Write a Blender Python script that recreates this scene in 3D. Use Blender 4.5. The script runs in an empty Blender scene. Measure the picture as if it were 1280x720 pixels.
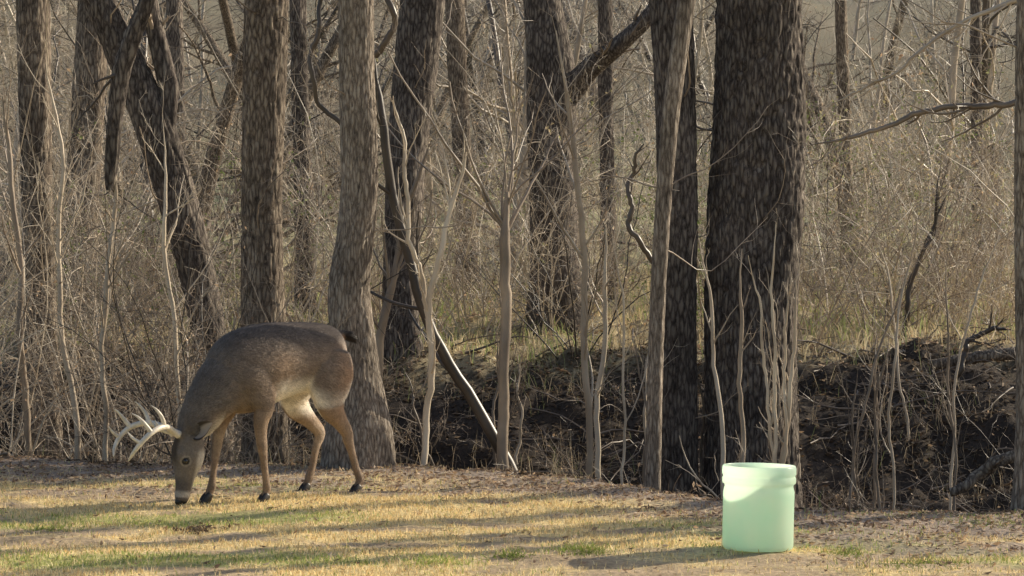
import bpy, math, numpy as np
from mathutils import Vector
rng=np.random.default_rng(7)
FPX=3011.0
def W(px,py,Y): return np.array([(px-640)/FPX*Y, Y, 1.5-(py-281)/FPX*Y])
def nrm(v): return v/(np.linalg.norm(v,axis=-1,keepdims=True)+1e-9)
def ss(a,b,x):
    t=np.clip((x-a)/(b-a),0,1); return t*t*(3-2*t)
TAB=np.random.default_rng(3).random((256,256))
def vn(x,y,per=None):
    xi=np.floor(x).astype(int); yi=np.floor(y).astype(int)
    fx=x-xi; fy=y-yi; fx=fx*fx*(3-2*fx); fy=fy*fy*(3-2*fy)
    x1=xi+1
    if per: xi=xi%per; x1=x1%per
    a=TAB[xi%256,yi%256]; b=TAB[x1%256,yi%256]; c=TAB[xi%256,(yi+1)%256]; d=TAB[x1%256,(yi+1)%256]
    return (a*(1-fx)+b*fx)*(1-fy)+(c*(1-fx)+d*fx)*fy
def fbm(x,y,o=4):
    s=0;a=.5;t=0
    for i in range(o):
        s=s+a*vn(x*2**i+17.3*i,y*2**i+9.1*i); t+=a; a*=.5
    return s/t
# ---------------------------------------------------------------- mesh helpers
def mk(name,V,faces,mats,cols=None,smooth=True,parent=None,link=True):
    me=bpy.data.meshes.new(name)
    V=np.asarray(V,dtype=np.float32)
    me.vertices.add(len(V)); me.vertices.foreach_set('co',V.ravel())
    L=[];S=[];M=[];o=0
    for F,mi in faces:
        F=np.asarray(F,dtype=np.int32)
        if len(F)==0: continue
        L.append(F.ravel()); n=F.shape[1]
        S.append(o+np.arange(len(F))*n); o+=F.size; M.append(np.full(len(F),mi))
    L=np.concatenate(L);S=np.concatenate(S);M=np.concatenate(M)
    me.loops.add(len(L)); me.loops.foreach_set('vertex_index',L.astype(np.int32))
    me.polygons.add(len(S)); me.polygons.foreach_set('loop_start',S.astype(np.int32))
    me.polygons.foreach_set('material_index',M.astype(np.int32))
    me.polygons.foreach_set('use_smooth',np.full(len(S),smooth))
    for m in mats: me.materials.append(m)
    me.update(calc_edges=True)
    if cols is not None:
        at=me.color_attributes.new('Col','FLOAT_COLOR','POINT')
        C=np.ones((len(V),4),dtype=np.float32); C[:,:3]=cols
        at.data.foreach_set('color',C.ravel())
    if not link: return me
    ob=bpy.data.objects.new(name,me); bpy.context.collection.objects.link(ob)
    if parent: ob.parent=parent
    return ob
class Acc:
    def __init__(s): s.V=[];s.F=[];s.C=[];s.n=0
    def add(s,V,F,mi=0,c=None):
        s.V.append(V); s.F.append((np.asarray(F)+s.n,mi)); s.n+=len(V)
        if c is not None:
            c=np.asarray(c,dtype=float)
            s.C.append(np.broadcast_to(c,(len(V),3)) if c.ndim==1 else c)
    def make(s,name,mats,**k):
        return mk(name,np.concatenate(s.V),s.F,mats,cols=np.concatenate(s.C) if s.C else None,**k)
def empty(name,loc=(0,0,0)):
    e=bpy.data.objects.new(name,None); e.location=loc; bpy.context.collection.objects.link(e); return e
def tubes(P,R,S=4,ref=(.31,.9,.17)):
    N,K,_=P.shape
    T=nrm(np.gradient(P,axis=1)); U=nrm(np.cross(T,np.array(ref))); Vv=np.cross(T,U)
    th=np.arange(S)/S*2*np.pi
    V=P[:,:,None,:]+R[:,:,None,None]*(np.cos(th)[None,None,:,None]*U[:,:,None,:]+np.sin(th)[None,None,:,None]*Vv[:,:,None,:])
    base=(np.arange(N)*K*S)[:,None,None]+(np.arange(K-1)*S)[None,:,None]
    j=np.arange(S)[None,None,:]; j2=(j+1)%S
    F=np.stack([base+j,base+j2,base+S+j2,base+S+j],-1).reshape(-1,4)
    return V.reshape(-1,3),F
def grow(st,d,L,r0,K=5,wig=.2,up=.05,taper=.35):
    p=st.copy(); d=nrm(d); P=[p]
    for k in range(K-1):
        d=nrm(d+rng.normal(0,wig,d.shape)+np.array([0,0,up])); p=p+d*(L/(K-1))[:,None]; P.append(p)
    return np.stack(P,1), r0[:,None]*np.linspace(1,taper,K)[None]
def spawn(P,R,nc,lf=.4,ang=45,t0=.2,t1=1.,K=5,wig=.2,up=.05,rs=.6,taper=.35,rmin=.0018,Labs=None):
    N,Kp,_=P.shape; idx=np.repeat(np.arange(N),nc); M=len(idx)
    t=rng.uniform(t0,t1,M); f=t*(Kp-1.001); i=f.astype(int); w=(f-i)[:,None]
    A=P[idx,i];B=P[idx,i+1]; p=A*(1-w)+B*w; r=R[idx,i]*(1-w[:,0])+R[idx,i+1]*w[:,0]
    T=nrm(B-A); q=nrm(np.cross(T,rng.normal(size=(M,3)))); a=np.radians(rng.normal(ang,12,M))[:,None]
    PL=np.linalg.norm(P[:,1:]-P[:,:-1],axis=2).sum(1)
    L=(PL[idx]*lf if Labs is None else np.full(M,Labs))*(1.15-.6*t)*rng.uniform(.5,1.3,M)
    return grow(p,np.cos(a)*T+np.sin(a)*q,L,np.maximum(r*rs*rng.uniform(.6,1,M),rmin),K,wig,up,taper)
def leafquads(c,size,col,flat=0.,jit=.25):
    n=len(c); a=nrm(rng.normal(size=(n,3))); 
    if flat>0: a[:,2]*=(1-flat); a=nrm(a)
    b=nrm(np.cross(a,rng.normal(size=(n,3))+(np.array([0,0,3.])*flat)))
    s=(size*rng.uniform(.5,1.4,n))[:,None]; nn=np.cross(a,b)
    V=np.stack([c-a*s,c-b*s*.45+nn*s*.25,c+a*s,c+b*s*.45+nn*s*.25],1).reshape(-1,3)
    F=np.arange(4*n).reshape(n,4)
    col=np.asarray(col); k=col[rng.integers(0,len(col),n)]*rng.uniform(1-jit,1+jit,(n,1))
    return V,F,np.repeat(k,4,axis=0)
# ---------------------------------------------------------------- materials
def newmat(name):
    m=bpy.data.materials.new(name); m.use_nodes=True; nt=m.node_tree
    return m,nt,nt.nodes,nt.links,nt.nodes['Principled BSDF']
def ramp(N,cols):
    r=N.new('ShaderNodeValToRGB'); e=r.color_ramp.elements
    e[0].position=cols[0][0]; e[0].color=(*cols[0][1],1); e[1].position=cols[-1][0]; e[1].color=(*cols[-1][1],1)
    for p,c in cols[1:-1]:
        x=e.new(p); x.color=(*c,1)
    return r
def bark(name,dark,mid,light,sc=22,bump=.6,zs=.24):
    m,nt,N,L,B=newmat(name)
    tc=N.new('ShaderNodeTexCoord'); mp=N.new('ShaderNodeMapping'); mp.inputs['Scale'].default_value=(1,1,zs)
    L.new(tc.outputs['Object'],mp.inputs[0])
    n1=N.new('ShaderNodeTexNoise'); n1.inputs['Scale'].default_value=sc; n1.inputs['Detail'].default_value=10; n1.inputs['Roughness'].default_value=.85; n1.inputs['Distortion'].default_value=.3
    L.new(mp.outputs[0],n1.inputs['Vector'])
    v=N.new('ShaderNodeTexVoronoi'); v.feature='DISTANCE_TO_EDGE'; v.inputs['Scale'].default_value=sc*1.2
    va=N.new('ShaderNodeVectorMath'); va.operation='MULTIPLY_ADD'; L.new(n1.outputs['Color'],va.inputs[0]); va.inputs[1].default_value=(.035,.035,.035); L.new(mp.outputs[0],va.inputs[2])
    L.new(va.outputs[0],v.inputs['Vector'])
    mx=N.new('ShaderNodeMath'); mx.operation='MULTIPLY_ADD'; L.new(v.outputs['Distance'],mx.inputs[0]); mx.inputs[1].default_value=1.1
    L.new(n1.outputs['Fac'],mx.inputs[2])
    r=ramp(N,[(.42,dark),(.62,mid),(.85,light)]); L.new(mx.outputs[0],r.inputs[0])
    n2=N.new('ShaderNodeTexNoise'); n2.inputs['Scale'].default_value=2.3; n2.inputs['Detail'].default_value=5; L.new(tc.outputs['Object'],n2.inputs['Vector'])
    mr=N.new('ShaderNodeMapRange'); mr.inputs[1].default_value=.3; mr.inputs[2].default_value=.7; mr.inputs[3].default_value=.65; mr.inputs[4].default_value=1.3
    L.new(n2.outputs['Fac'],mr.inputs[0])
    mm=N.new('ShaderNodeVectorMath'); mm.operation='SCALE'; L.new(r.outputs[0],mm.inputs[0]); L.new(mr.outputs[0],mm.inputs['Scale'])
    L.new(mm.outputs[0],B.inputs['Base Color']); B.inputs['Roughness'].default_value=.9; B.inputs['Specular IOR Level'].default_value=.2
    b=N.new('ShaderNodeBump'); b.inputs['Strength'].default_value=bump; b.inputs['Distance'].default_value=.014
    L.new(mx.outputs[0],b.inputs['Height']); L.new(b.outputs[0],B.inputs['Normal'])
    return m
def twigmat(name,c1,c2):
    m,nt,N,L,B=newmat(name)
    tc=N.new('ShaderNodeTexCoord'); n=N.new('ShaderNodeTexNoise'); n.inputs['Scale'].default_value=3.; n.inputs['Detail'].default_value=3
    L.new(tc.outputs['Object'],n.inputs['Vector'])
    oi=N.new('ShaderNodeObjectInfo'); ad=N.new('ShaderNodeMath'); ad.operation='MULTIPLY_ADD'; L.new(oi.outputs['Random'],ad.inputs[0]); ad.inputs[1].default_value=.35; L.new(n.outputs['Fac'],ad.inputs[2])
    r=ramp(N,[(.4,c1),(.9,c2)]); L.new(ad.outputs[0],r.inputs[0]); L.new(r.outputs[0],B.inputs['Base Color'])
    B.inputs['Roughness'].default_value=.4; B.inputs['Specular IOR Level'].default_value=.5
    return m
def colmat(name,rough=.8,trans=0.,noise=0.,nscale=60,bump=0):
    m,nt,N,L,B=newmat(name)
    a=N.new('ShaderNodeAttribute'); a.attribute_name='Col'; out=a.outputs['Color']
    if noise>0:
        tc=N.new('ShaderNodeTexCoord'); n=N.new('ShaderNodeTexNoise'); n.inputs['Scale'].default_value=nscale; n.inputs['Detail'].default_value=6; n.inputs['Roughness'].default_value=.7
        L.new(tc.outputs['Object'],n.inputs['Vector'])
        mr=N.new('ShaderNodeMapRange'); mr.inputs[1].default_value=.3; mr.inputs[2].default_value=.7; mr.inputs[3].default_value=1-noise; mr.inputs[4].default_value=1+noise
        L.new(n.outputs['Fac'],mr.inputs[0]); mm=N.new('ShaderNodeVectorMath'); mm.operation='SCALE'
        L.new(out,mm.inputs[0]); L.new(mr.outputs[0],mm.inputs['Scale']); out=mm.outputs[0]
        if bump>0:
            b=N.new('ShaderNodeBump'); b.inputs['Strength'].default_value=bump; b.inputs['Distance'].default_value=.02
            L.new(n.outputs['Fac'],b.inputs['Height']); L.new(b.outputs[0],B.inputs['Normal'])
    L.new(out,B.inputs['Base Color']); B.inputs['Roughness'].default_value=rough; B.inputs['Specular IOR Level'].default_value=.2
    if trans>0:
        t=N.new('ShaderNodeBsdfTranslucent'); L.new(out,t.inputs['Color']); mx=N.new('ShaderNodeMixShader'); mx.inputs[0].default_value=trans
        L.new(B.outputs[0],mx.inputs[1]); L.new(t.outputs[0],mx.inputs[2]); L.new(mx.outputs[0],N['Material Output'].inputs['Surface'])
    return m
def plain(name,c,rough=.6,spec=.5):
    m,nt,N,L,B=newmat(name)
    tc=N.new('ShaderNodeTexCoord'); n=N.new('ShaderNodeTexNoise'); n.inputs['Scale'].default_value=40
    L.new(tc.outputs['Object'],n.inputs['Vector']); r=ramp(N,[(.3,tuple(x*.8 for x in c)),(.7,tuple(min(1,x*1.15) for x in c))])
    L.new(n.outputs['Fac'],r.inputs[0]); L.new(r.outputs[0],B.inputs['Base Color']); B.inputs['Roughness'].default_value=rough; B.inputs['Specular IOR Level'].default_value=spec
    return m
M_bdark=bark('bark_dark',(.03,.025,.021),(.14,.115,.10),(.29,.25,.205),28,1.)
M_bbrown=bark('bark_brown',(.05,.038,.03),(.22,.175,.137),(.42,.35,.27),32,1.)
M_bgrey=bark('bark_grey',(.08,.064,.052),(.31,.255,.205),(.52,.45,.37),40,.9,.2)
M_pale=twigmat('bark_pale',(.36,.28,.20),(.74,.63,.48))
M_twig=twigmat('bark_twig',(.14,.11,.085),(.48,.38,.28))
M_farhaze=twigmat('bark_far_haze',(.22,.18,.14),(.60,.50,.39))  # far twigs made paler, distance haze put into their colour
M_darktwig=twigmat('bark_darktwig',(.04,.032,.026),(.14,.11,.085))
M_leaf=colmat('dry_leaf',.8,.35)
M_blade=colmat('grass_blade',.8,.3)
M_ground=colmat('earth',.95,0,.45,35,.7)
# ---------------------------------------------------------------- terrain
def edge(x): return np.interp(x,[-9,-3.3,-.8,.3,1.1,1.5,2.5,5],[15.8,15.3,14.8,14.35,13.0,12.6,12.25,12.1])+.25*(vn(x*1.3+4,x*0+2.)-.5)
def H(x,y):
    x=np.asarray(x,float); y=np.asarray(y,float)
    s=y-edge(x); D=np.interp(x,[-5,-1.8,-.6,1,5],[.45,.7,1.25,1.45,1.4])
    z=-D*ss(0,2.0,s)
    z=z+(D+.38)*ss(0,1,(s-2.1)/(21.4-edge(x)-2.1))
    z=z+np.interp(y,[22,30,42,60,90,130,220,500],[0,.15,.8,2.0,6.0,13.,22,30])
    w=ss(-.2,1.5,s)
    z=z+(fbm(x*1.1+5,y*1.1,4)-.5)*(.05+.42*w)+ (fbm(x*6,y*6+3,3)-.5)*(.03+.14*w)
    z=z+.8*(fbm(x*.1+3,y*.1,2)-.5)*ss(28,60,y)*2
    return z
def axis(lo,hi,f0,f1,st,g=1.18):
    a=list(np.arange(f0,f1,st)); s=st;v=a[-1]
    while v<hi: s*=g; v+=s; a.append(v)
    s=st;v=a[0]; b=[]
    while v>lo: s*=g; v-=s; b.append(v)
    return np.array(b[::-1]+a)
xs=axis(-350,350,-4.6,4.6,.05,1.12); ys=axis(-60,480,9.4,24,.05,1.07)
X,Yg=np.meshgrid(xs,ys,indexing='ij'); Z=H(X,Yg)
nx,ny=X.shape; i,j=np.meshgrid(np.arange(nx-1),np.arange(ny-1),indexing='ij'); b=(i*ny+j).ravel()
F=np.stack([b,b+ny,b+ny+1,b+1],-1)
s=Yg-edge(X); n1=fbm(X*1.5,Yg*4,5); n2=fbm(X*8+3,Yg*12,3); n3=fbm(X*.6+8,Yg*1.4+2,3)
def lerp(a,b,t): return a*(1-t[...,None])+b*t[...,None]
C=np.zeros((nx,ny,3)); straw=np.array([.82,.64,.32]); dirt=np.array([.48,.36,.23]); green=np.array([.36,.39,.13]); lit=np.array([.38,.30,.235]); bankshade=np.array([.055,.043,.034]); farc=np.array([.44,.38,.22])
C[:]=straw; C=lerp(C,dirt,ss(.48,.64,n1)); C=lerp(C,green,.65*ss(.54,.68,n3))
C=lerp(C,lit,ss(-1.7,-.6,s+(n1-.5)*2.)); C=lerp(C,bankshade,ss(.0,.45,s+(n1-.5)*.5)); C=lerp(C,np.array([.50,.41,.25]),ss(20.4,21.6,Yg+(n1-.5)*2)); C=lerp(C,farc,ss(24,34,Yg)); C=lerp(C,np.array([.29,.34,.18]),ss(34,50,Yg)*ss(.4,.55,n3)*.85); C=lerp(C,np.array([.20,.165,.12]),ss(48,80,Yg)*.85)  # past the lawn edge the bank's shade is painted dark into the ground
C*=(.65+.7*n2)[...,None]
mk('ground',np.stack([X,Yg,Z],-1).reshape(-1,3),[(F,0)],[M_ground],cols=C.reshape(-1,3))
# ---------------------------------------------------------------- grass / litter
def scatter(n,x0,x1,y0,y1):
    x=rng.uniform(x0,x1,n); y=rng.uniform(y0,y1,n); return x,y
def blades(n,x0,x1,y0,y1,hmin,hmax,cols,name,keep=None,lean=.8,w=.0022):
    x,y=scatter(n,x0,x1,y0,y1)
    if keep is not None:
        k=keep(x,y); x=x[k];y=y[k]
    n=len(x); z=H(x,y)-.004; h=rng.uniform(hmin,hmax,n); a=rng.uniform(0,2*np.pi,n); d=np.stack([np.cos(a),np.sin(a),0*a],-1)
    p=np.stack([x,y,z],-1); b=rng.uniform(0,2*np.pi,n); wv=np.stack([np.cos(b),np.sin(b),0*b],-1)*w
    ln=rng.uniform(.1,lean,n)[:,None]; up=np.array([0,0,1.])
    m=p+d*h[:,None]*ln*.35+up*h[:,None]*.55; t=p+d*h[:,None]*ln*1.1+up*h[:,None]*(1-.35*ln)
    V=np.stack([p-wv,p+wv,m+wv*.8,m-wv*.8,t],1).reshape(-1,3); o=np.arange(n)*5
    g=fbm(x*.6+8,y*1.4+2,3); cols=np.array(cols); k=rng.integers(0,len(cols)-1,n); c=cols[k]; gm=rng.random(n)<(ss(.48,.66,g)*.6+.06); c[gm]=cols[-1]
    c=c*rng.uniform(.65,1.25,(n,1))
    A=Acc(); A.V=[V]; A.F=[(np.stack([o,o+1,o+2,o+3],-1),0),(np.stack([o+3,o+2,o+4],-1),0)]; A.C=[np.repeat(c,5,axis=0)]; A.n=len(V)
    return A.make(name,[M_blade],smooth=False)
gc=[(.90,.72,.38),(.80,.61,.31),(.92,.80,.50),(.66,.49,.27),(.40,.46,.14)]
blades(165000,-3.4,3.6,9.6,15.2,.010,.038,gc,'lawn_grass',keep=lambda x,y:(y<edge(x)+.1)&(rng.random(len(x))<.1+.9*ss(.62,.46,fbm(x*1.5,y*4,5)))&(rng.random(len(x))<1-.85*ss(-1.6,-.6,y-edge(x))))
blades(15000,-4.5,4.8,12,24,.06,.28,[(.50,.41,.27),(.40,.31,.21),(.60,.50,.35),(.28,.32,.14)],'dead_weeds',keep=lambda x,y:(y>edge(x)-.05)&(fbm(x*2,y*2,3)>.55),w=.002)
blades(22000,-7,8,20.8,34,.06,.3,[(.74,.61,.37),(.65,.53,.32),(.78,.68,.45),(.44,.50,.20)],'far_dry_grass',w=.006)
A=Acc()
for px,py,sz in [(550,704,.11),(545,708,.08),(720,690,.08),(1120,712,.14),(1170,706,.1),(735,694,.06),(1240,660,.12),(60,664,.08),(640,700,.05),(1060,690,.06)]:
    Y=1.5*FPX/(py-281); x0=(px-640)/FPX*Y; n=150
    p=np.stack([x0+rng.normal(0,sz,n),Y+rng.normal(0,sz*.8,n),np.zeros(n)],-1); p[:,2]=H(p[:,0],p[:,1])
    P,R=grow(p,nrm(rng.normal(0,.7,(n,3))+np.array([0,0,1.])),rng.uniform(.015,.05,n),np.full(n,.0018),3,.3,0,.2)
    V,Fq=tubes(P,R,3); A.add(V,Fq,0,np.array([.36,.44,.10])*rng.uniform(.8,1.2))
A.make('green_grass_tufts',[M_blade])
lc=np.array([(.42,.29,.18),(.52,.38,.25),(.32,.22,.15),(.62,.50,.37),(.20,.14,.10)])
A=Acc()
def addleaves(n,x0,x1,y0,y1,size,prob=None,cols=lc,dz=.012):
    x,y=scatter(n,x0,x1,y0,y1)
    if prob is not None:
        k=rng.random(n)<prob(x,y); x=x[k];y=y[k]
    c=np.stack([x,y,H(x,y)+dz],-1); V,Fq,Cc=leafquads(c,size,cols,.75); A.add(V,Fq,0,Cc)
addleaves(34000,-3.6,3.8,10,15.6,.017,lambda x,y:(y<edge(x)+.2)*(.05+.95*ss(-1.8,-.5,y-edge(x)+(fbm(x*1.5,y*4,4)-.5)*2)),cols=lc)
addleaves(70000,-5,5.5,12,21.5,.026,lambda x,y:(y>edge(x))*(.3+.7*ss(.4,.6,fbm(x*2,y*2,3))),cols=lc*.33,)  # bank leaves darkened, the shade there put into their colour
addleaves(5000,-5,5.5,12,21.5,.024,lambda x,y:(y>edge(x))*1.,cols=lc*1.1)
addleaves(20000,-8,9,20.5,34,.04,cols=lc*1.25)
cx,cy=W(245,665,11.76)[:2]; n=80; c=np.stack([cx+rng.normal(0,.045,n),cy+rng.normal(0,.06,n),np.zeros(n)],-1); c[:,2]=H(c[:,0],c[:,1])+rng.uniform(0,.02,n); V,Fq,Cc=leafquads(c,.015,lc*.4); A.add(V,Fq,0,Cc)
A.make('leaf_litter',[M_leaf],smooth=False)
A=Acc()
n=560; x,y=scatter(n,-5,5,12.8,23); k=y>edge(x)+.3; x=x[k];y=y[k];n=len(x)
a=rng.uniform(0,2*np.pi,n); P,R=grow(np.stack([x,y,H(x,y)+.03],-1),np.stack([np.cos(a),np.sin(a)*.5,rng.normal(0.1,.15,n)],-1),rng.uniform(.2,1.1,n),rng.uniform(.003,.012,n),7,.15,-.01,.4)
P[:,:,2]=np.clip(P[:,:,2],H(P[:,:,0],P[:,:,1])+.005,H(P[:,:,0],P[:,:,1])+.25); V,Fq=tubes(P,R,5); A.add(V,Fq,0)
P2,R2=spawn(P,R,4,.45,40,K=4,wig=.2,up=.04); V,Fq=tubes(P2,R2,4); A.add(V,Fq,0)
A.make('fallen_sticks',[M_twig])
# ---------------------------------------------------------------- big trunks
def cpath(pts,n):
    pts=np.array(pts,float); d=np.r_[0,np.cumsum(np.linalg.norm(np.diff(pts[:,:3],axis=0),axis=1))]
    t=np.linspace(0,d[-1],n); out=np.stack([np.interp(t,d,pts[:,c]) for c in range(4)],-1)
    k=max(3,n//16)|1; ker=np.hanning(k+2)[1:-1]; ker/=ker.sum()
    pad=np.r_[np.repeat(out[:1],k//2,0)*1,out,np.repeat(out[-1:],k//2,0)]
    for q in range(k//2):
        pad[q]=2*out[0]-out[k//2-q]; pad[-1-q]=2*out[-1]-out[-1-(k//2-q)]
    return np.stack([np.convolve(pad[:,c],ker,'valid') for c in range(4)],-1)
def bigtube(pts,S,step,depth,cell,seed):
    d=np.linalg.norm(np.diff(np.array(pts)[:,:3],axis=0),axis=1).sum(); n=max(12,int(d/step)); q=cpath(pts,n)
    P=q[:,:3];R=np.maximum(q[:,3],.004); T=nrm(np.gradient(P,axis=0)); U=nrm(np.cross(T,np.array([.05,1.,.02]))); Vv=np.cross(T,U)
    th=np.arange(S)/S*2*np.pi; rr=R.mean(); per=max(6,int(2*np.pi*rr/cell)); zz=np.linspace(0,d,n)
    TH,ZZ=np.meshgrid(th/(2*np.pi)*per,zz/(cell*4)); warp=1.2*vn(TH*.5,ZZ*2+seed,max(1,per//2))
    v=np.abs(vn(TH,ZZ+seed*3.1+warp*.8,per)*2-1); v2=np.abs(vn(TH*2,ZZ*2.3+seed,per*2)*2-1)
    disp=depth*(ss(0,.45,v)-.6)+depth*.45*(ss(0,.5,v2)-.5)
    lump=.05*R[:,None]*np.sin(2*TH/per*2*np.pi+zz[:,None]*1.7+seed)+.04*R[:,None]*np.sin(3*TH/per*2*np.pi-zz[:,None]*2.3)
    fl=np.exp(-zz/.35)[:,None]*.16*R[:,None]*np.sin(5*TH/per*2*np.pi+seed)
    rad=R[:,None]+disp*np.minimum(1,R[:,None]/(.6*rr))+lump+fl
    V=P[:,None,:]+rad[...,None]*(np.cos(th)[None,:,None]*U[:,None]+np.sin(th)[None,:,None]*Vv[:,None])
    b=(np.arange(n-1)*S)[:,None]; j=np.arange(S)[None]; F=np.stack([b+j,b+(j+1)%S,b+S+(j+1)%S,b+S+j],-1).reshape(-1,4)
    return V.reshape(-1,3),F,P,R
def px2(path,Y,top=8.5,flare=1.35,rootdrop=.25):
    pts=[]
    for px,py,w in path:
        p=W(px,py,Y); pts.append([*p,w/2/FPX*Y])
    pts=np.array(pts); pts=pts[np.argsort(pts[:,2])]
    g=float(H(pts[0,0],Y)); r=pts[0,3]
    pts=pts[pts[:,2]>g+.35] if (pts[:,2]>g+.35).sum()>=2 else pts
    b=pts[0].copy(); lo=[[b[0],Y,g-rootdrop,r*flare*1.15],[b[0],Y,g+.02,r*flare],[b[0],Y,g+.22,r*1.08]]
    if top>pts[-1,2]+.3:
        d=pts[-1]-pts[-2]; s_=(top-pts[-1,2]); sl=np.clip(d[0]/max(d[2],.1),-.2,.2)
        hi=[[pts[-1,0]+sl*s_*.5,Y,pts[-1,2]+s_*.5,pts[-1,3]*.75],[pts[-1,0]+sl*s_*.7,Y+.1,top,pts[-1,3]*.3]]
    else: hi=[]
    return np.vstack([lo,pts,hi]) if hi else np.vstack([lo,pts])
def tree(name,path,Y,mat,S=96,depth=.008,cell=.035,step=.03,top=8.,extra=[],seed=1,crown=5,tw=M_twig,low=5,flare=1.35):
    A=Acc(); pts=px2(path,Y,top,flare); V,Fq,P,R=bigtube(pts,S,step,depth,cell,seed); A.add(V,Fq,0)
    for e,Ye in extra:
        q=[]
        for k,(px,py,w) in enumerate(e):
            yy=Ye[k] if isinstance(Ye,(list,tuple)) else Ye
            q.append([*W(px,py,yy),w/2/FPX*yy])
        V,Fq,P2,R2=bigtube(q,28,.03,depth*.5,cell*.8,seed+5); A.add(V,Fq,0)
        P2=P2[None,::3];R2=R2[None,::3]; a,b_=spawn(P2,R2,7,.3,45,K=7,wig=.16,rs=.35); V,Fq=tubes(a,b_,5);A.add(V,Fq,1)
        a,b_=spawn(a,b_,5,.45,45,K=5,wig=.2,rs=.6); V,Fq=tubes(a,b_,4);A.add(V,Fq,1)
    if crown:
        P1=P[None,::6];R1=R[None,::6]
        a,b_=spawn(P1,R1,crown,.26,50,.66,.98,K=9,wig=.14,up=.08,rs=.45); V,Fq=tubes(a,b_,6);A.add(V,Fq,1)
        a,b_=spawn(a,b_,5,.42,45,K=6,wig=.18,rs=.6); V,Fq=tubes(a,b_,4);A.add(V,Fq,1)
        a,b_=spawn(a,b_,4,.45,45,K=4,wig=.2,rs=.6); V,Fq=tubes(a,b_,3);A.add(V,Fq,1)
    if low:
        P1=P[None,::6];R1=R[None,::6]
        a,b_=spawn(P1,np.minimum(R1,.03),low,.2,70,.08,.5,K=9,wig=.2,up=.03,rs=.25,Labs=1.2); V,Fq=tubes(a,b_,5);A.add(V,Fq,1)
        a,b_=spawn(a,b_,5,.4,45,K=5,wig=.2,rs=.6); V,Fq=tubes(a,b_,3);A.add(V,Fq,1)
    return A.make(name,[mat,tw])
tree('oak_tree',[(938,560,122),(940,430,114),(943,300,113),(946,180,110),(948,60,106),(948,-40,108)],17.2,M_bdark,S=240,depth=.018,cell=.04,step=.02,seed=3,top=9,low=8)
tree('maple_tree',[(462,590,80),(457,560,62),(447,480,56),(438,410,53),(434,360,50),(443,310,44),(451,240,44),(450,170,45),(446,100,44),(445,0,45),(444,-60,45)],14.9,M_bgrey,S=150,depth=.005,cell=.018,step=.014,seed=5,flare=1.12,low=4)
tree('oak_tree',[(330,550,54),(329,400,56),(328,250,52),(331,120,53),(333,0,52),(334,-50,52)],15.9,M_bbrown,S=140,depth=.008,cell=.024,step=.016,seed=7,low=5)
tree('leaning_tree',[(268,500,44),(262,420,42),(245,330,44),(218,230,46),(190,150,46),(160,80,42),(120,-10,38),(100,-60,36)],17.5,M_bdark,S=90,depth=.010,cell=.03,step=.025,seed=9,extra=[([(205,190,26),(212,110,24),(190,20,22),(180,-50,20)],17.5)],low=8)
tree('hackberry_tree',[(845,560,52),(845,400,50),(846,250,50),(843,120,52),(838,0,54),(836,-60,54)],17.0,M_bdark,S=120,depth=.008,cell=.03,step=.02,seed=11,low=5)
tree('slender_tree',[(816,600,19),(819,480,19),(823,360,20),(830,240,21),(838,140,22),(850,50,22),(862,-30,22)],14.3,M_bgrey,S=56,depth=.002,cell=.02,step=.02,seed=13,low=5,flare=1.2)
tree('forked_tree',[(697,450,66),(693,330,62),(691,200,60),(690,100,60),(676,0,42),(668,-60,40)],24.,M_bdark,S=100,depth=.012,cell=.05,step=.04,seed=15,extra=[([(700,130,34),(735,88,26),(770,60,22),(803,30,19),(850,-30,16)],[24,23.8,23.6,23.5,23.4])],low=6)
tree('edge_tree',[(1287,640,38),(1288,500,34),(1287,300,34),(1286,100,34),(1286,-50,34)],12.6,M_bgrey,S=90,depth=.005,cell=.022,step=.02,seed=17,low=3)
tree('oak_tree',[(52,540,40),(50,400,38),(48,250,40),(45,120,40),(42,0,40)],19,M_bbrown,S=80,depth=.01,cell=.03,step=.03,seed=19)
tree('oak_tree',[(505,480,42),(500,340,44),(508,200,50),(520,90,52),(528,0,52)],21,M_bdark,S=80,depth=.01,cell=.035,step=.03,seed=21)
tree('oak_tree',[(100,500,40),(100,300,38),(110,150,40),(118,0,40)],24,M_bbrown,S=70,depth=.01,cell=.04,step=.04,seed=23)
for k,(px,Y,w,mt) in enumerate([(385,26,24,M_bdark),(590,31,26,M_bbrown),(762,29,20,M_bdark),(1065,36,16,M_bbrown),(225,30,24,M_bdark),(1225,33,15,M_bdark)]):
    lean=rng.normal(0,18); tree('oak_tree',[(px,430,w),(px+lean*.4,250,w*.95),(px+lean,80,w*.9),(px+lean*1.2,-30,w*.85)],Y,mt,S=40,depth=.01,cell=.05,step=.08,seed=50+k,low=10,crown=3)
# off-frame neighbours whose shadows cross the lawn
for k,(tx,ty,r) in enumerate([(4.3,14.15,.07),(5.3,15.35,.10),(-4.8,16.8,.2),(7.2,17.3,.12),(10.5,17.6,.2)]):
    px=640+tx/ty*FPX; f=FPX/ty*2*r
    tree('oak_tree',[(px,560,f),(px+10,300,f*.95),(px-12,60,f*.9),(px,-60,f*.88)],ty,M_bbrown,S=60,depth=.008,cell=.035,step=.05,seed=30+k,crown=4,top=8)
A=Acc(); q=[[*W(px,py,15.6),w/2/FPX*15.6] for px,py,w in [(200,-260,20),(188,-90,22),(186,0,18),(163,55,22),(150,100,22),(143,160,17),(139,215,15),(137,238,8)]]
V,Fq,P,R=bigtube(q,36,.02,.006,.02,4);A.add(V,Fq,0); a,b_=spawn(P[None,::4],R[None,::4],9,.2,50,.2,K=7,wig=.2,rs=.3,Labs=.6);V,Fq=tubes(a,b_,5);A.add(V,Fq,1)
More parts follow.
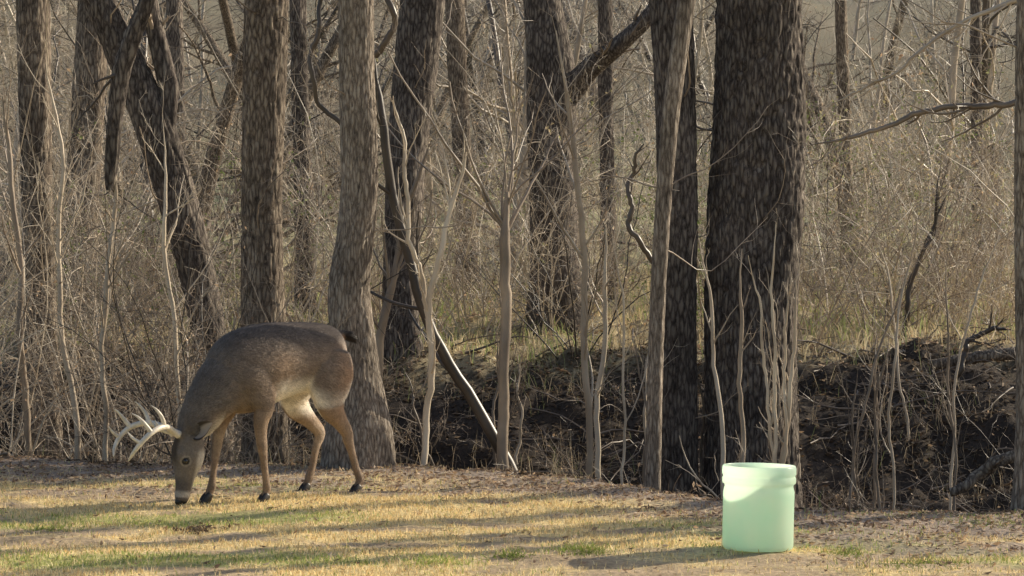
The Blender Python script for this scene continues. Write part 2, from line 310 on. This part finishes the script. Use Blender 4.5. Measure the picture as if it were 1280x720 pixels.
A.make('hanging_limb',[M_bdark,M_darktwig])
# ---------------------------------------------------------------- specific saplings / branches
def sap(name,path,Y,mat,nb=10,lf=.25,ang=30,ground=True,t0=.3,up=.08,rs=.55,nb2=4,wob=.018):
    q=np.array([[*W(px,py,Y),w/2/FPX*Y] for px,py,w in path]); q=q[np.argsort(q[:,2])] if ground else q
    if ground:
        g=float(H(q[0,0],Y)); q=np.vstack([[q[0,0],Y,min(g,q[0,2])-.05,q[0,3]*1.2],q])
    c=cpath(q,34); c[1:,:3]+=rng.normal(0,.003,(33,3)); tt=np.linspace(0,1,34); ph=rng.uniform(0,6.28,4)
    c[:,0]+=wob*(np.sin(tt*9+ph[0])-np.sin(ph[0])+.5*np.sin(tt*21+ph[1])); c[:,1]+=wob*(np.sin(tt*8+ph[2])+.5*np.sin(tt*19+ph[3])); c[-6:,3]*=np.linspace(1,.35,6)
    P=c[None,:,:3];R=np.maximum(c[None,:,3],.002)
    A=Acc();V,Fq=tubes(P,R,10);A.add(V,Fq,0)
    if nb:
        a,b_=spawn(P,R,nb,lf,ang,t0,1,K=9,wig=.11,up=up,rs=rs);V,Fq=tubes(a,b_,5);A.add(V,Fq,0)
        a,b_=spawn(a,b_,nb2,.45,38,K=6,wig=.15,rs=.6);V,Fq=tubes(a,b_,4);A.add(V,Fq,0)
        a,b_=spawn(a,b_,2,.45,40,K=4,wig=.2,rs=.7,rmin=.0014);V,Fq=tubes(a,b_,3);A.add(V,Fq,0)
    A.make(name,[mat])
sap('sapling',[(631,595,15),(630,480,14),(632,360,14),(635,240,14)],15.2,M_twig,10,.8,28,t0=.85,up=.03,wob=.008)
sap('sapling',[(650,600,16),(610,530,15),(560,440,14),(525,360,13),(495,260,12),(474,130,11),(468,40,9)],15.3,M_darktwig,8,.2,40)
sap('sapling',[(527,585,9),(532,460,9),(538,360,8),(556,290,7),(575,190,5)],15.0,M_pale,6,.3,30)
sap('sapling',[(536,400,6),(520,300,6),(505,190,5),(498,120,3)],15.0,M_pale,5,.3,30,ground=False)
sap('sapling',[(742,545,9),(733,430,9),(727,300,8),(722,180,7),(700,40,5)],16.6,M_pale,10,.2,35)
sap('sapling',[(752,500,7),(757,380,6),(760,280,4)],17.,M_pale,4)
for p in [[(972,590,6),(969,500,5),(966,420,4),(967,350,3),(972,280,2)],[(982,590,7),(986,500,6),(993,420,4),(1003,330,2)],[(968,590,5),(960,470,4),(948,380,3),(935,320,2)],[(976,590,5),(981,450,4),(985,340,2)]]:
    sap('sapling',p,13.0,M_pale,5,.16,22,nb2=2,wob=.01)
for p in [[(905,520,6),(892,440,5),(880,350,4),(872,300,3)],[(925,500,6),(928,400,5),(930,310,3)]]: sap('sapling',p,15.8,M_pale,5,.2,25,nb2=2)
for k in range(22):
    px=rng.uniform(480,1250); h=rng.uniform(80,300); py=rng.uniform(500,585); dx=rng.normal(0,30)
    sap('sapling',[(px,py,3.6),(px+dx*.4,py-h*.5,3),(px+dx,py-h,1.8)],rng.uniform(15.4,19),[M_pale,M_twig,M_twig][k%3],6,.3,32,nb2=3)
sap('sapling',[(132,575,7),(135,470,6),(136,360,6),(142,270,5),(150,150,4)],15.6,M_pale,9,.3)
sap('sapling',[(216,500,6),(212,400,6),(205,280,5),(200,160,3)],16,M_pale,8,.3)
sap('sapling',[(95,560,8),(82,440,7),(76,330,6),(78,220,5),(60,80,4)],16.2,M_pale,9,.3)
sap('sapling',[(40,560,9),(30,420,8),(22,300,7),(10,120,6)],16.6,M_twig,9,.3)
sap('sapling',[(470,560,13),(474,430,12),(482,380,11),(500,300,8),(540,180,6)],15.8,M_twig,9,.25)
sap('arching_branch',[(1290,118,9),(1262,130,8),(1230,134,8),(1190,132,7),(1150,142,7),(1110,158,6),(1060,172,5),(1010,182,3)],14.2,M_twig,14,.25,45,ground=False,t0=.1)
sap('arching_branch',[(1290,-10,7),(1200,30,5),(1120,90,4),(1040,130,3)],15.2,M_pale,14,.3,45,ground=False,t0=.1)
sap('fallen_log',[(1190,616,12),(1215,598,14),(1240,582,15),(1268,570,16),(1300,560,16)],13.9,M_bbrown,3,.2,ground=False)
sap('fallen_log',[(1165,456,14),(1200,449,14),(1240,444,16),(1300,438,18)],19.5,M_bbrown,5,.3,ground=False)
sap('fallen_log',[(1195,470,8),(1210,430,7),(1240,410,6),(1262,412,4)],18,M_darktwig,6,.4,ground=False)
sap('sapling',[(820,330,7),(790,280,7),(785,230,6),(810,180,5)],15,M_darktwig,5,.3,ground=False)
sap('sapling',[(1130,400,7),(1140,350,7),(1165,300,5),(1172,220,3)],22,M_darktwig,8,.4)
sap('hanging_vine',[(425,155,6),(400,130,6),(396,70,6),(405,-40,6)],15.3,M_darktwig,4,.2,ground=False)
sap('hanging_vine',[(470,70,9),(492,40,8),(480,-10,8),(500,-60,8)],15.3,M_darktwig,3,.2,ground=False)
# ---------------------------------------------------------------- thickets (instanced)
def shrub(mat,ns,L,rad,n2,n3,leaf,spread=.5,lcol=None,name='thicket_shrub'):
    A=Acc(); a=rng.uniform(0,2*np.pi,ns); d=np.stack([np.cos(a)*spread,np.sin(a)*spread,np.ones(ns)],-1)*rng.uniform(.5,1.2,(ns,1)); d[:,2]=1
    st=np.stack([np.cos(a)*.12,np.sin(a)*.12,0*a-.05],-1)*rng.uniform(.3,2.2,(ns,1)); st[:,2]=-.08
    P,R=grow(st,d,rng.uniform(.5,1.15,ns)*L,rng.uniform(.5,1.,ns)*rad,11,.14,-.03,.3);V,Fq=tubes(P,R,5);A.add(V,Fq,0,(.3,.3,.3))
    P2,R2=spawn(P,R,n2,.40,50,.12,1,K=7,wig=.24,up=.0,rs=.6);V,Fq=tubes(P2,R2,4);A.add(V,Fq,0,(.3,.3,.3))
    P3,R3=spawn(P2,R2,n3,.48,50,.1,1,K=5,wig=.28,up=.0,rs=.65,rmin=.0016);V,Fq=tubes(P3,R3,3);A.add(V,Fq,0,(.3,.3,.3))
    if leaf:
        c=P3[rng.integers(0,len(P3),leaf),rng.integers(1,4,leaf)]; V,Fq,Cc=leafquads(c,.016,lcol if lcol is not None else lc*1.4);A.add(V,Fq,1,Cc)
    return A.make(name,[mat,M_leaf],link=False)
def inst(par,me,x,y,s,rz=None,dz=0):
    o=bpy.data.objects.new(me.name,me); bpy.context.collection.objects.link(o); o.parent=par
    o.location=(x,y,float(H(x,y))+dz); o.rotation_euler=(rng.normal(0,.08),rng.normal(0,.08),rng.uniform(0,6.28) if rz is None else rz); o.scale=(s,s,s*rng.uniform(.9,1.15))
th=empty('thicket')
sh=[shrub(M_pale,9,2.6,.010,7,4,60) for k in range(3)]+[shrub(M_twig,12,2.2,.009,8,5,150) for k in range(4)]+[shrub(M_pale,7,3.4,.012,9,6,60,.45) for k in range(2)]+[shrub(M_darktwig,9,2.8,.010,8,5,60,.6) for k in range(2)]
gl=np.array([(.26,.33,.10),(.36,.42,.15),(.20,.27,.09)])
shg=[shrub(M_twig,10,2.0,.008,8,5,1800,lcol=gl) for k in range(2)]
shl=[shrub(M_pale,10,2.6,.009,8,5,700,.5,lcol=np.array([(.62,.52,.30),(.5,.5,.24),(.7,.56,.36)])) for k in range(2)]
low=[shrub(M_twig,16,.8,.005,5,3,60,.9) for k in range(3)]
c=0
while c<84:
    x=rng.uniform(-6.,6.5); y=rng.uniform(15.4,28); px=640+x/y*FPX
    if y<edge(x)+1.0: continue
    if 480<px<1300 and y<20.6 and rng.random()<.87: continue
    inst(th,sh[rng.integers(len(sh))],x,y,rng.uniform(.7,1.1)); c+=1
for k in range(40):
    x=rng.uniform(-5,5); y=float(edge(x))+rng.uniform(.3,8); inst(th,low[rng.integers(3)],x,y,rng.uniform(.4,.9))
for k in range(15): 
    x=rng.uniform(-4.2,-1.6); y=float(edge(x))+rng.uniform(.4,2.5); inst(th,sh[rng.integers(len(sh))],x,y,rng.uniform(.6,.95))
for x,y,z in [(-3.2,21,1),(-3,24,1),(1.9,23,1),(2.1,25.5,1),(-1.2,26,1),(.9,27,1),(4.2,27,.9),(5.6,33,1.3),(6.6,35,1.5),(4.9,36,1.3),(2.6,34,1.4)]: inst(th,shg[rng.integers(2)],x,y,z)
for x,y in [(3.8,23),(4.6,24.5),(3.4,26),(5.2,26),(-.4,24),(4.4,31),(6,32),(3,30)]: inst(th,shl[rng.integers(2)],x,y,rng.uniform(.9,1.3))
def ftree(mat,Hh,r,n1,n2,n3,name='distant_tree',leaf=0):
    A=Acc(); P,R=grow(np.array([[0,0,-.3]]),np.array([[rng.normal(0,.12),rng.normal(0,.08),1]]),np.array([Hh]),np.array([r]),14,.06,.02,.25);V,Fq=tubes(P,R,8);A.add(V,Fq,0,(.3,.3,.3))
    P1,R1=spawn(P,R,n1,.34,60,.06,1,K=9,wig=.2,up=.04,rs=.4,rmin=.006);V,Fq=tubes(P1,R1,5);A.add(V,Fq,0,(.3,.3,.3))
    P2,R2=spawn(P1,R1,n2,.45,50,.1,1,K=6,wig=.24,up=.02,rs=.6,rmin=.004);V,Fq=tubes(P2,R2,4);A.add(V,Fq,0,(.3,.3,.3))
    P3,R3=spawn(P2,R2,n3,.48,50,.1,1,K=4,wig=.26,rs=.7,rmin=.0032);V,Fq=tubes(P3,R3,3);A.add(V,Fq,0,(.3,.3,.3))
    if leaf:
        c=P3[rng.integers(0,len(P3),leaf),rng.integers(1,4,leaf)]; V,Fq,Cc=leafquads(c,.03,lc*1.5);A.add(V,Fq,1,Cc)
    return A.make(name,[mat,M_leaf],link=False)
fw=empty('distant_woods')
ft=[ftree(M_farhaze,8,.07,22,7,5,leaf=300*(k%2)) for k in range(4)]+[ftree(M_pale,7,.05,22,7,5) for k in range(3)]+[ftree(M_darktwig,8,.09,20,7,5) for k in range(2)]+[ftree(M_bbrown,9,.15,16,6,4)]
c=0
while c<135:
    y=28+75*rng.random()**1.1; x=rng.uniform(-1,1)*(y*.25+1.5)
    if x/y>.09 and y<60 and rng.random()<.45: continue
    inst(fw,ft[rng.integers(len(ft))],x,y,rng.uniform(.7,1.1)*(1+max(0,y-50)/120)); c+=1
for k in range(75):
    y=rng.uniform(28,60); x=rng.uniform(-1,1)*(y*.22+1.); inst(th,sh[rng.integers(len(sh))],x,y,rng.uniform(.9,1.6))
# ---------------------------------------------------------------- deer
deer=empty('white_tailed_deer',(-1.335,13.1,0)); deer.rotation_euler=(0,0,math.radians(225))
DA=Acc()
def loft(pts,S=28,side=(0,1,0),sub=4,acc=DA,col=None):
    pts=np.array(pts,float); n=(len(pts)-1)*sub+1; t=np.linspace(0,len(pts)-1,n)
    pp=np.vstack([2*pts[0]-pts[1],pts,2*pts[-1]-pts[-2]]); i=np.minimum(t.astype(int),len(pts)-2); u=(t-i)[:,None]
    p0,p1,p2,p3=pp[i],pp[i+1],pp[i+2],pp[i+3]
    q=.5*((2*p1)+(-p0+p2)*u+(2*p0-5*p1+4*p2-p3)*u**2+(-p0+3*p1-3*p2+p3)*u**3)
    P=q[:,:3]; ra=np.maximum(q[:,3],.002); rb=np.maximum(q[:,4],.002); T=nrm(np.gradient(P,axis=0)); sd=np.array(side,float)
    U=nrm(sd-T*(T@sd)[:,None]); Vv=np.cross(T,U); th_=np.arange(S)/S*2*np.pi
    V=P[:,None]+ra[:,None,None]*np.cos(th_)[None,:,None]*U[:,None]+rb[:,None,None]*np.sin(th_)[None,:,None]*Vv[:,None]
    b=(np.arange(n-1)*S)[:,None]; j=np.arange(S)[None]; F=np.stack([b+j,b+(j+1)%S,b+S+(j+1)%S,b+S+j],-1).reshape(-1,4)
    V=np.vstack([V.reshape(-1,3),P[:1],P[-1:]]); c0=n*S; jj=np.arange(S)
    F1=np.stack([jj,np.full(S,c0),(jj+1)%S],-1); F2=np.stack([(n-1)*S+jj,(n-1)*S+(jj+1)%S,np.full(S,c0+1)],-1)
    o=acc.n; acc.V.append(V); acc.F+= [(F+o,0),(F1+o,0),(F2+o,0)]; acc.n+=len(V)
    if col is not None: acc.C.append(np.broadcast_to(np.array(col,float),(len(V),3)))
loft([(-.525,0,.77,.03,.05),(-.50,0,.765,.085,.12),(-.445,0,.765,.14,.17),(-.35,0,.765,.170,.19),(-.22,0,.77,.174,.192),(-.05,0,.755,.182,.212),(.08,0,.73,.180,.225),(.19,0,.70,.158,.225),(.28,0,.672,.13,.195),(.35,0,.65,.09,.14),(.39,0,.64,.045,.07)],S=40)
loft([(.12,0,.74,.11,.15),(.22,0,.70,.125,.17),(.32,0,.630,.118,.158),(.405,0,.545,.098,.135),(.465,-.008,.465,.08,.112),(.50,-.018,.40,.064,.085),(.505,-.02,.37,.04,.05)],S=32)
O=np.array([.515,-.02,.385]); cd,sd=math.cos(math.radians(20)),math.sin(math.radians(20))
fv=np.array([cd,-sd,0]); lv=np.array([sd,cd,0]); zv=np.array([0,0,1.]); av=.12*fv-.993*zv; nv=.993*fv+.12*zv
def HP(a,n,y): return O+a*av+n*nv+y*lv
def hl(l): return [(*HP(a,n,y),w,d) for a,n,y,w,d in l]
loft(hl([(-.05,.0,0,.02,.02),(-.03,0,0,.045,.05),(.02,.0,0,.064,.074),(.08,-.006,0,.072,.090),(.14,-.008,0,.068,.084),(.19,-.004,0,.054,.066),(.24,-.004,0,.043,.051),(.29,-.002,0,.037,.043),(.33,.0,0,.036,.039),(.355,.002,0,.029,.030),(.368,.004,0,.012,.014)]),S=28,side=lv)
for sy in (1,-1):
    loft(hl([(.06,.045,sy*.045,.012,.012),(.11,.045,sy*.055,.017,.017),(.15,.03,sy*.050,.012,.012)]),S=12,side=lv)
    loft(hl([(.0,.055,sy*.03,.02,.02),(-.01,.085,sy*.042,.017,.017)]),S=12,side=lv)
def leg(p): loft(p,S=24,side=(0,1,0),sub=5)
fr=[(.68,.055,.095,.0),(.60,.055,.085,-.02),(.52,.047,.062,-.04),(.44,.036,.044,-.01),(.36,.028,.033,0),(.31,.027,.030,0),(.275,.023,.025,0),(.20,.0185,.02,0),(.13,.0185,.02,0),(.085,.023,.025,0),(.06,.02,.022,.008),(.035,.022,.024,.02)]
def front(xt,xb,y,yt):
    l=[]
    for z,w,d,dx in fr:
        t=min(1,max(0,(.62-z)/.58)); l.append((xt+(xb-xt)*t+dx,yt+(y-yt)*min(1,t*2),z,w,d))
    leg(l)
front(.17,.09,.115,.115); front(.20,.300,-.115,-.105)
for sy in (1,-1): loft([(.22,sy*.075,.80,.05,.07),(.18,sy*.108,.70,.062,.11),(.13,sy*.115,.60,.055,.09),(.11,sy*.11,.52,.04,.06)],S=20)
def hind(hx,fx,y,dy,stx):
    l=[(-.36,y*.75,.80,.075,.135),(-.35,y*.85,.70,.086,.16),((stx-.37)/2-.02,y*.95,.60,.074,.135),((stx*.6+hx*.4),y,.50,.052,.088),(stx*.3+hx*.7,y,.42,.035,.052),(hx,y,.345,.025,.038),(hx-.005,y,.31,.024,.034),(hx+(fx-hx)*.3,y,.25,.02,.025),(hx+(fx-hx)*.65,y,.15,.019,.022),(fx,y,.085,.023,.026),(fx+.012,y,.06,.02,.022),(fx+.025,y,.035,.022,.024)]
    leg(l)
hind(-.465,-.56,.13,0,-.27); hind(-.475,-.405,-.125,0,-.20)
loft([(-.48,0,.87,.022,.02),(-.525,.01,.885,.028,.022),(-.565,.015,.880,.032,.026),(-.60,.02,.86,.022,.02),(-.615,.02,.84,.006,.006)],S=14,acc=DA)
raw=DA.make('deer_raw',[M_leaf])
m=raw.modifiers.new('r','REMESH'); m.mode='VOXEL'; m.voxel_size=.0085; m.use_smooth_shade=True
m=raw.modifiers.new('s','SMOOTH'); m.factor=.5; m.iterations=5
dg=bpy.context.evaluated_depsgraph_get(); me=bpy.data.meshes.new_from_object(raw.evaluated_get(dg)); me.name='body'
bpy.data.objects.remove(raw)
nv_=len(me.vertices); DV=np.empty(nv_*3); me.vertices.foreach_get('co',DV); DV=DV.reshape(-1,3); DN=np.empty(nv_*3); me.vertices.foreach_get('normal',DN); DN=DN.reshape(-1,3)
def dcol(V,Nn):
    x,y,z=V.T; nz=Nn[:,2]
    c=np.zeros((len(V),3)); c[:]=(.26,.20,.155)
    def mixc(col,t): 
        nonlocal c; c=lerp(c,np.array(col),np.clip(t,0,1))
    mixc((.14,.115,.10),ss(.0,.7,nz)*ss(.55,.7,z))
    mixc((.18,.153,.135),ss(.22,.40,x)*ss(.2,.4,z))
    mixc((.31,.22,.15),ss(.55,.45,z)*ss(.48,.38,x))
    mixc((.40,.25,.155),ss(-.25,-.45,x)*ss(.35,.5,z)*.7*ss(.6,.0,nz))
    mixc((.40,.28,.19),.6*ss(.12,.02,np.abs(x-.02))*ss(.5,.55,z)*ss(.85,.75,z))  # sun patch behind the shoulder, painted as lighter coat
    mixc((.20,.145,.10),ss(.15,.05,z)*ss(.48,.38,x)*.5)
    mixc((.86,.81,.73),ss(-.05,-.35,nz)*ss(.48,.52,z)*ss(.70,.60,z)*ss(.10,.0,x))
    inner=ss(.1,-.4,Nn[:,1]*np.sign(y))
    mixc((.84,.78,.69),inner*ss(-.12,-.2,x)*ss(.40,.48,z)*ss(.75,.6,z))
    mixc((.50,.39,.29),inner*ss(.45,.35,z)*ss(.2,.3,z)*ss(.48,.38,x)*.7)
    mixc((.75,.70,.62),ss(-.48,-.52,x)*ss(.09,.05,np.abs(y))*ss(.86,.80,z)*ss(.6,.7,z))
    mixc((.025,.02,.018),ss(-.515,-.53,x)*ss(.79,.81,z))
    r=V-O; a=r@av; n=r@nv; l=np.abs(r@lv); hd=ss(-.02,.02,a)*ss(.40,.43,x)*ss(.42,.38,z)
    mixc((.20,.17,.145),hd)
    mixc((.07,.058,.05),hd*ss(.02,.05,n)*ss(.2,.1,a)*ss(.05,.03,l))
    mixc((.14,.122,.11),hd*ss(.20,.26,a))
    mixc((.50,.46,.41),hd*ss(.29,.305,a)*ss(.335,.325,a)*.8)
    mixc((.62,.57,.50),hd*ss(-.03,-.055,n)*ss(.05,.10,a)*.8)
    e=np.minimum(np.linalg.norm(V-HP(.135,.022,.062),axis=1),np.linalg.norm(V-HP(.135,.022,-.062),axis=1))
    mixc((.42,.37,.31),ss(.034,.026,e)*.75); mixc((.02,.017,.015),ss(.024,.018,e))
    mixc((.015,.015,.015),hd*ss(.345,.352,a))
    mixc((.75,.70,.62),ss(.34,.37,x)*ss(-.25,-.6,nz)*ss(.54,.48,z)*ss(.28,.34,z)*.8)
    c*= (.75+.5*fbm(x*34+y*23,z*34+y*11,4))[:,None]
    return c
DC=dcol(DV,DN)
at=me.color_attributes.new('Col','FLOAT_COLOR','POINT'); CC=np.ones((nv_,4),dtype=np.float32); CC[:,:3]=DC; at.data.foreach_set('color',CC.ravel())
M_fur=colmat('fur',.75,0,.25,90,.45); M_hair=colmat('hair',.45,.15)
me.materials.clear(); me.materials.append(M_fur)
me.polygons.foreach_set('material_index',np.zeros(len(me.polygons),dtype=np.int32)); me.polygons.foreach_set('use_smooth',np.ones(len(me.polygons),bool))
ob=bpy.data.objects.new('body',me); bpy.context.collection.objects.link(ob); ob.parent=deer
npol=len(me.polygons); cen=np.empty(npol*3); me.polygons.foreach_get('center',cen); cen=cen.reshape(-1,3); pn=np.empty(npol*3); me.polygons.foreach_get('normal',pn); pn=pn.reshape(-1,3)
nh=110000; k=rng.integers(0,npol,nh); p=cen[k]+rng.normal(0,.003,(nh,3)); n_=pn[k]; p=p-n_*((p-cen[k])*n_).sum(1)[:,None]
flow=np.zeros((nh,3)); flow[:]=(-1,0,-.45); legm=(p[:,2]<.5)&(p[:,0]<.36); flow[legm]=(0,0,-1); neckm=p[:,0]>.33; flow[neckm]=(-.7,0,.2); hm=((p-O)@av>0)&(p[:,0]>.41)&(p[:,2]<.4); flow[hm]=-av
flow=flow+rng.normal(0,.22,(nh,3)); tn=nrm(flow-n_*(flow*n_).sum(1)[:,None]); d=nrm(tn+n_*rng.uniform(.12,.38,nh)[:,None])
Ln=rng.uniform(.012,.026,nh); Ln[legm]*=.45; Ln[hm]*=.3; Ln[p[:,0]<-.52]*=1.5
bt=nrm(np.cross(d,n_)); w=.001
V=np.stack([p-bt*w-n_*.001,p+bt*w-n_*.001,p+d*Ln[:,None]],1).reshape(-1,3); cc=dcol(p,n_)*rng.uniform(.6,1.5,(nh,1))
mk('fur_coat',V,[(np.arange(3*nh).reshape(-1,3),0)],[M_hair],cols=np.repeat(cc,3,axis=0),smooth=True,parent=deer)
A=Acc()
for fx,fy in [(.11,.115),(.320,-.115),(-.535,.13),(-.38,-.125)]:
    for sy in (-1,1):
        loft([(fx-.012,fy+sy*.011,.048,.011,.02),(fx+.004,fy+sy*.012,.03,.013,.026),(fx+.018,fy+sy*.012,.012,.013,.026),(fx+.026,fy+sy*.011,-.004,.012,.026)],S=12,acc=A)
A.make('hooves',[plain('hoof',(.03,.026,.022),.4)],parent=deer)
A=Acc(); 
for sy in (1,-1):
    def ant(l):
        loft([(*HP(a+.01,n,sy*y),r*1.08,r*1.08) for a,n,y,r in l],S=12,side=(.2,.3,.9),acc=A,sub=5)
    ant([(-.01,.07,.04,.021),(-.025,.105,.055,.0165),(-.045,.15,.10,.015),(-.045,.205,.155,.0145),(-.015,.265,.195,.0135),(.04,.315,.20,.012),(.10,.345,.175,.009),(.145,.355,.14,.003)])
    ant([(-.028,.11,.06,.012),(-.02,.15,.06,.009),(-.05,.19,.055,.0065),(-.075,.21,.05,.002)])
    ant([(-.04,.18,.13,.013),(-.09,.20,.15,.010),(-.13,.235,.155,.007),(-.155,.27,.15,.002)])
    ant([(-.015,.265,.195,.012),(-.06,.31,.20,.0095),(-.09,.345,.19,.006),(-.105,.375,.175,.002)])
    ant([(.045,.315,.20,.010),(.02,.36,.19,.007),(-.01,.39,.175,.002)])
A.make('antlers',[plain('antler',(.76,.68,.56),.4)],parent=deer)
A=Acc()
for sy in (1,-1):
    base=HP(.0,.0,sy*.055); dirv=nrm(HP(-.07,-.05,sy*.15)-HP(0,0,sy*.055)); face=nrm(nv*1.0+lv*sy*.35); sv=nrm(np.cross(face,dirv)); face=np.cross(dirv,sv)
    nu,nvv=13,9; U_,V_=np.meshgrid(np.linspace(0,1,nu),np.linspace(-1,1,nvv),indexing='ij')
    wd=.042*np.sin(np.pi*np.clip(U_**.75*.93+.07,0,1))**.8+.004
    pos=base+dirv*(U_*.155)[...,None]+sv*(wd*V_)[...,None]-face*((1-V_**2)*wd*.75)[...,None]*np.sign((face@nv))
    for off,cin in ((0,1),(-.004,0)):
        v=(pos+off*face).reshape(-1,3); b=(np.arange(nu-1)*nvv)[:,None]; j=np.arange(nvv-1)[None]; Fq=np.stack([b+j,b+nvv+j,b+nvv+j+1,b+j+1],-1).reshape(-1,4)
        col=np.where((np.abs(V_)<.75).reshape(-1,1),np.array([[.55,.48,.42]]),np.array([[.10,.08,.065]])) if cin else np.broadcast_to([.20,.165,.14],(nu*nvv,3))
        A.add(v,Fq,0,col.copy())
A.make('ears',[colmat('ear',.8,.3)],parent=deer)
for sy,nm in ((1,'eye_left'),(-1,'eye_right')):
    A=Acc(); c0=HP(.135,.022,sy*.054); loft([(*(c0+lv*t),r,r) for t,r in [(-.017,.001),(-.012,.012),(0,.0175),(.012,.012),(.017,.001)]],S=16,side=zv,acc=A,sub=3)
    A.make(nm,[plain('eye',(.008,.006,.005),.08,.8)],parent=deer)
A=Acc(); loft(hl([(.338,.012,0,.022,.020),(.355,.012,0,.028,.024),(.370,.008,0,.019,.017),(.376,.006,0,.004,.004)]),S=16,side=lv,acc=A); A.make('nose',[plain('nose',(.012,.011,.011),.35)],parent=deer)
# ---------------------------------------------------------------- bucket
bk=empty('plastic_bucket',(1.13,11.04,float(H(1.13,11.04)))); bk.rotation_euler=(math.radians(-1.),math.radians(1.5),.4)
prof=[(.0,.004),(.152,.004),(.160,.010),(.1635,.022),(.1635,.10),(.1635,.20),(.164,.25),(.1635,.268),(.160,.282),(.1575,.292),(.159,.300),(.1675,.306),(.1690,.314),(.1695,.330),(.1660,.336),(.1660,.342),(.1700,.348),(.1700,.374),(.1680,.382),(.1650,.387),(.1620,.387),(.1610,.382),(.1605,.34),(.1540,.30),(.1590,.26),(.1590,.02),(.15,.012),(0,.012)]
S=96; th_=np.arange(S)/S*2*np.pi; pr=np.array(prof); dent=1+.006*np.sin(2*th_+.5)[None,:]*1+.004*np.sin(3*th_)[None,:]*np.sin(pr[:,1:2]*14)
V=np.stack([pr[:,:1]*np.cos(th_)*dent,pr[:,:1]*np.sin(th_)*dent,np.repeat(pr[:,1:2],S,1)],-1).reshape(-1,3); n=len(pr)
b=(np.arange(n-1)*S)[:,None]; j=np.arange(S)[None]; Fq=np.stack([b+j,b+(j+1)%S,b+S+(j+1)%S,b+S+j],-1).reshape(-1,4)
m,nt,N,L,B=newmat('mint_plastic')
tc=N.new('ShaderNodeTexCoord'); nz=N.new('ShaderNodeTexNoise'); nz.inputs['Scale'].default_value=7; nz.inputs['Detail'].default_value=5; L.new(tc.outputs['Object'],nz.inputs['Vector'])
r=ramp(N,[(.3,(.84,.985,.88)),(.7,(.93,.99,.90))]); L.new(nz.outputs['Fac'],r.inputs[0]); L.new(r.outputs[0],B.inputs['Base Color']); B.inputs['Roughness'].default_value=.25
t=N.new('ShaderNodeBsdfTranslucent'); L.new(r.outputs[0],t.inputs['Color']); mx=N.new('ShaderNodeMixShader'); mx.inputs[0].default_value=.74
L.new(B.outputs[0],mx.inputs[1]); L.new(t.outputs[0],mx.inputs[2]); L.new(mx.outputs[0],N['Material Output'].inputs['Surface'])
mk('shell',V,[(Fq,0)],[m],parent=bk)
# ---------------------------------------------------------------- light, sky, camera
el=25; az=60
w=bpy.data.worlds.new('World'); bpy.context.scene.world=w; w.use_nodes=True; nt=w.node_tree; bg=nt.nodes['Background']
sk=nt.nodes.new('ShaderNodeTexSky'); sk.sky_type='NISHITA'; sk.sun_disc=False; sk.sun_elevation=math.radians(el); sk.sun_rotation=math.radians(az); sk.dust_density=2.5
nt.links.new(sk.outputs[0],bg.inputs[0]); bg.inputs[1].default_value=.14
sd_=bpy.data.lights.new('sun','SUN'); sd_.energy=5; sd_.angle=math.radians(.5); sd_.color=(1,.89,.70); so=bpy.data.objects.new('sun',sd_); bpy.context.collection.objects.link(so)
dv=Vector((math.sin(math.radians(az))*math.cos(math.radians(el)),math.cos(math.radians(az))*math.cos(math.radians(el)),math.sin(math.radians(el))))
so.rotation_euler=dv.to_track_quat('Z','Y').to_euler(); so.location=(10,0,20)
cam=bpy.data.cameras.new('camera'); co=bpy.data.objects.new('camera',cam); bpy.context.collection.objects.link(co); co.location=(0,0,1.5); co.rotation_euler=(math.radians(90-1.503),0,0)
cam.sensor_width=36; cam.lens=FPX/1280*36; cam.clip_end=2000; cam.clip_start=.1
sc=bpy.context.scene; sc.camera=co; sc.view_settings.view_transform='Standard'; sc.view_settings.look='None'; sc.view_settings.exposure=0
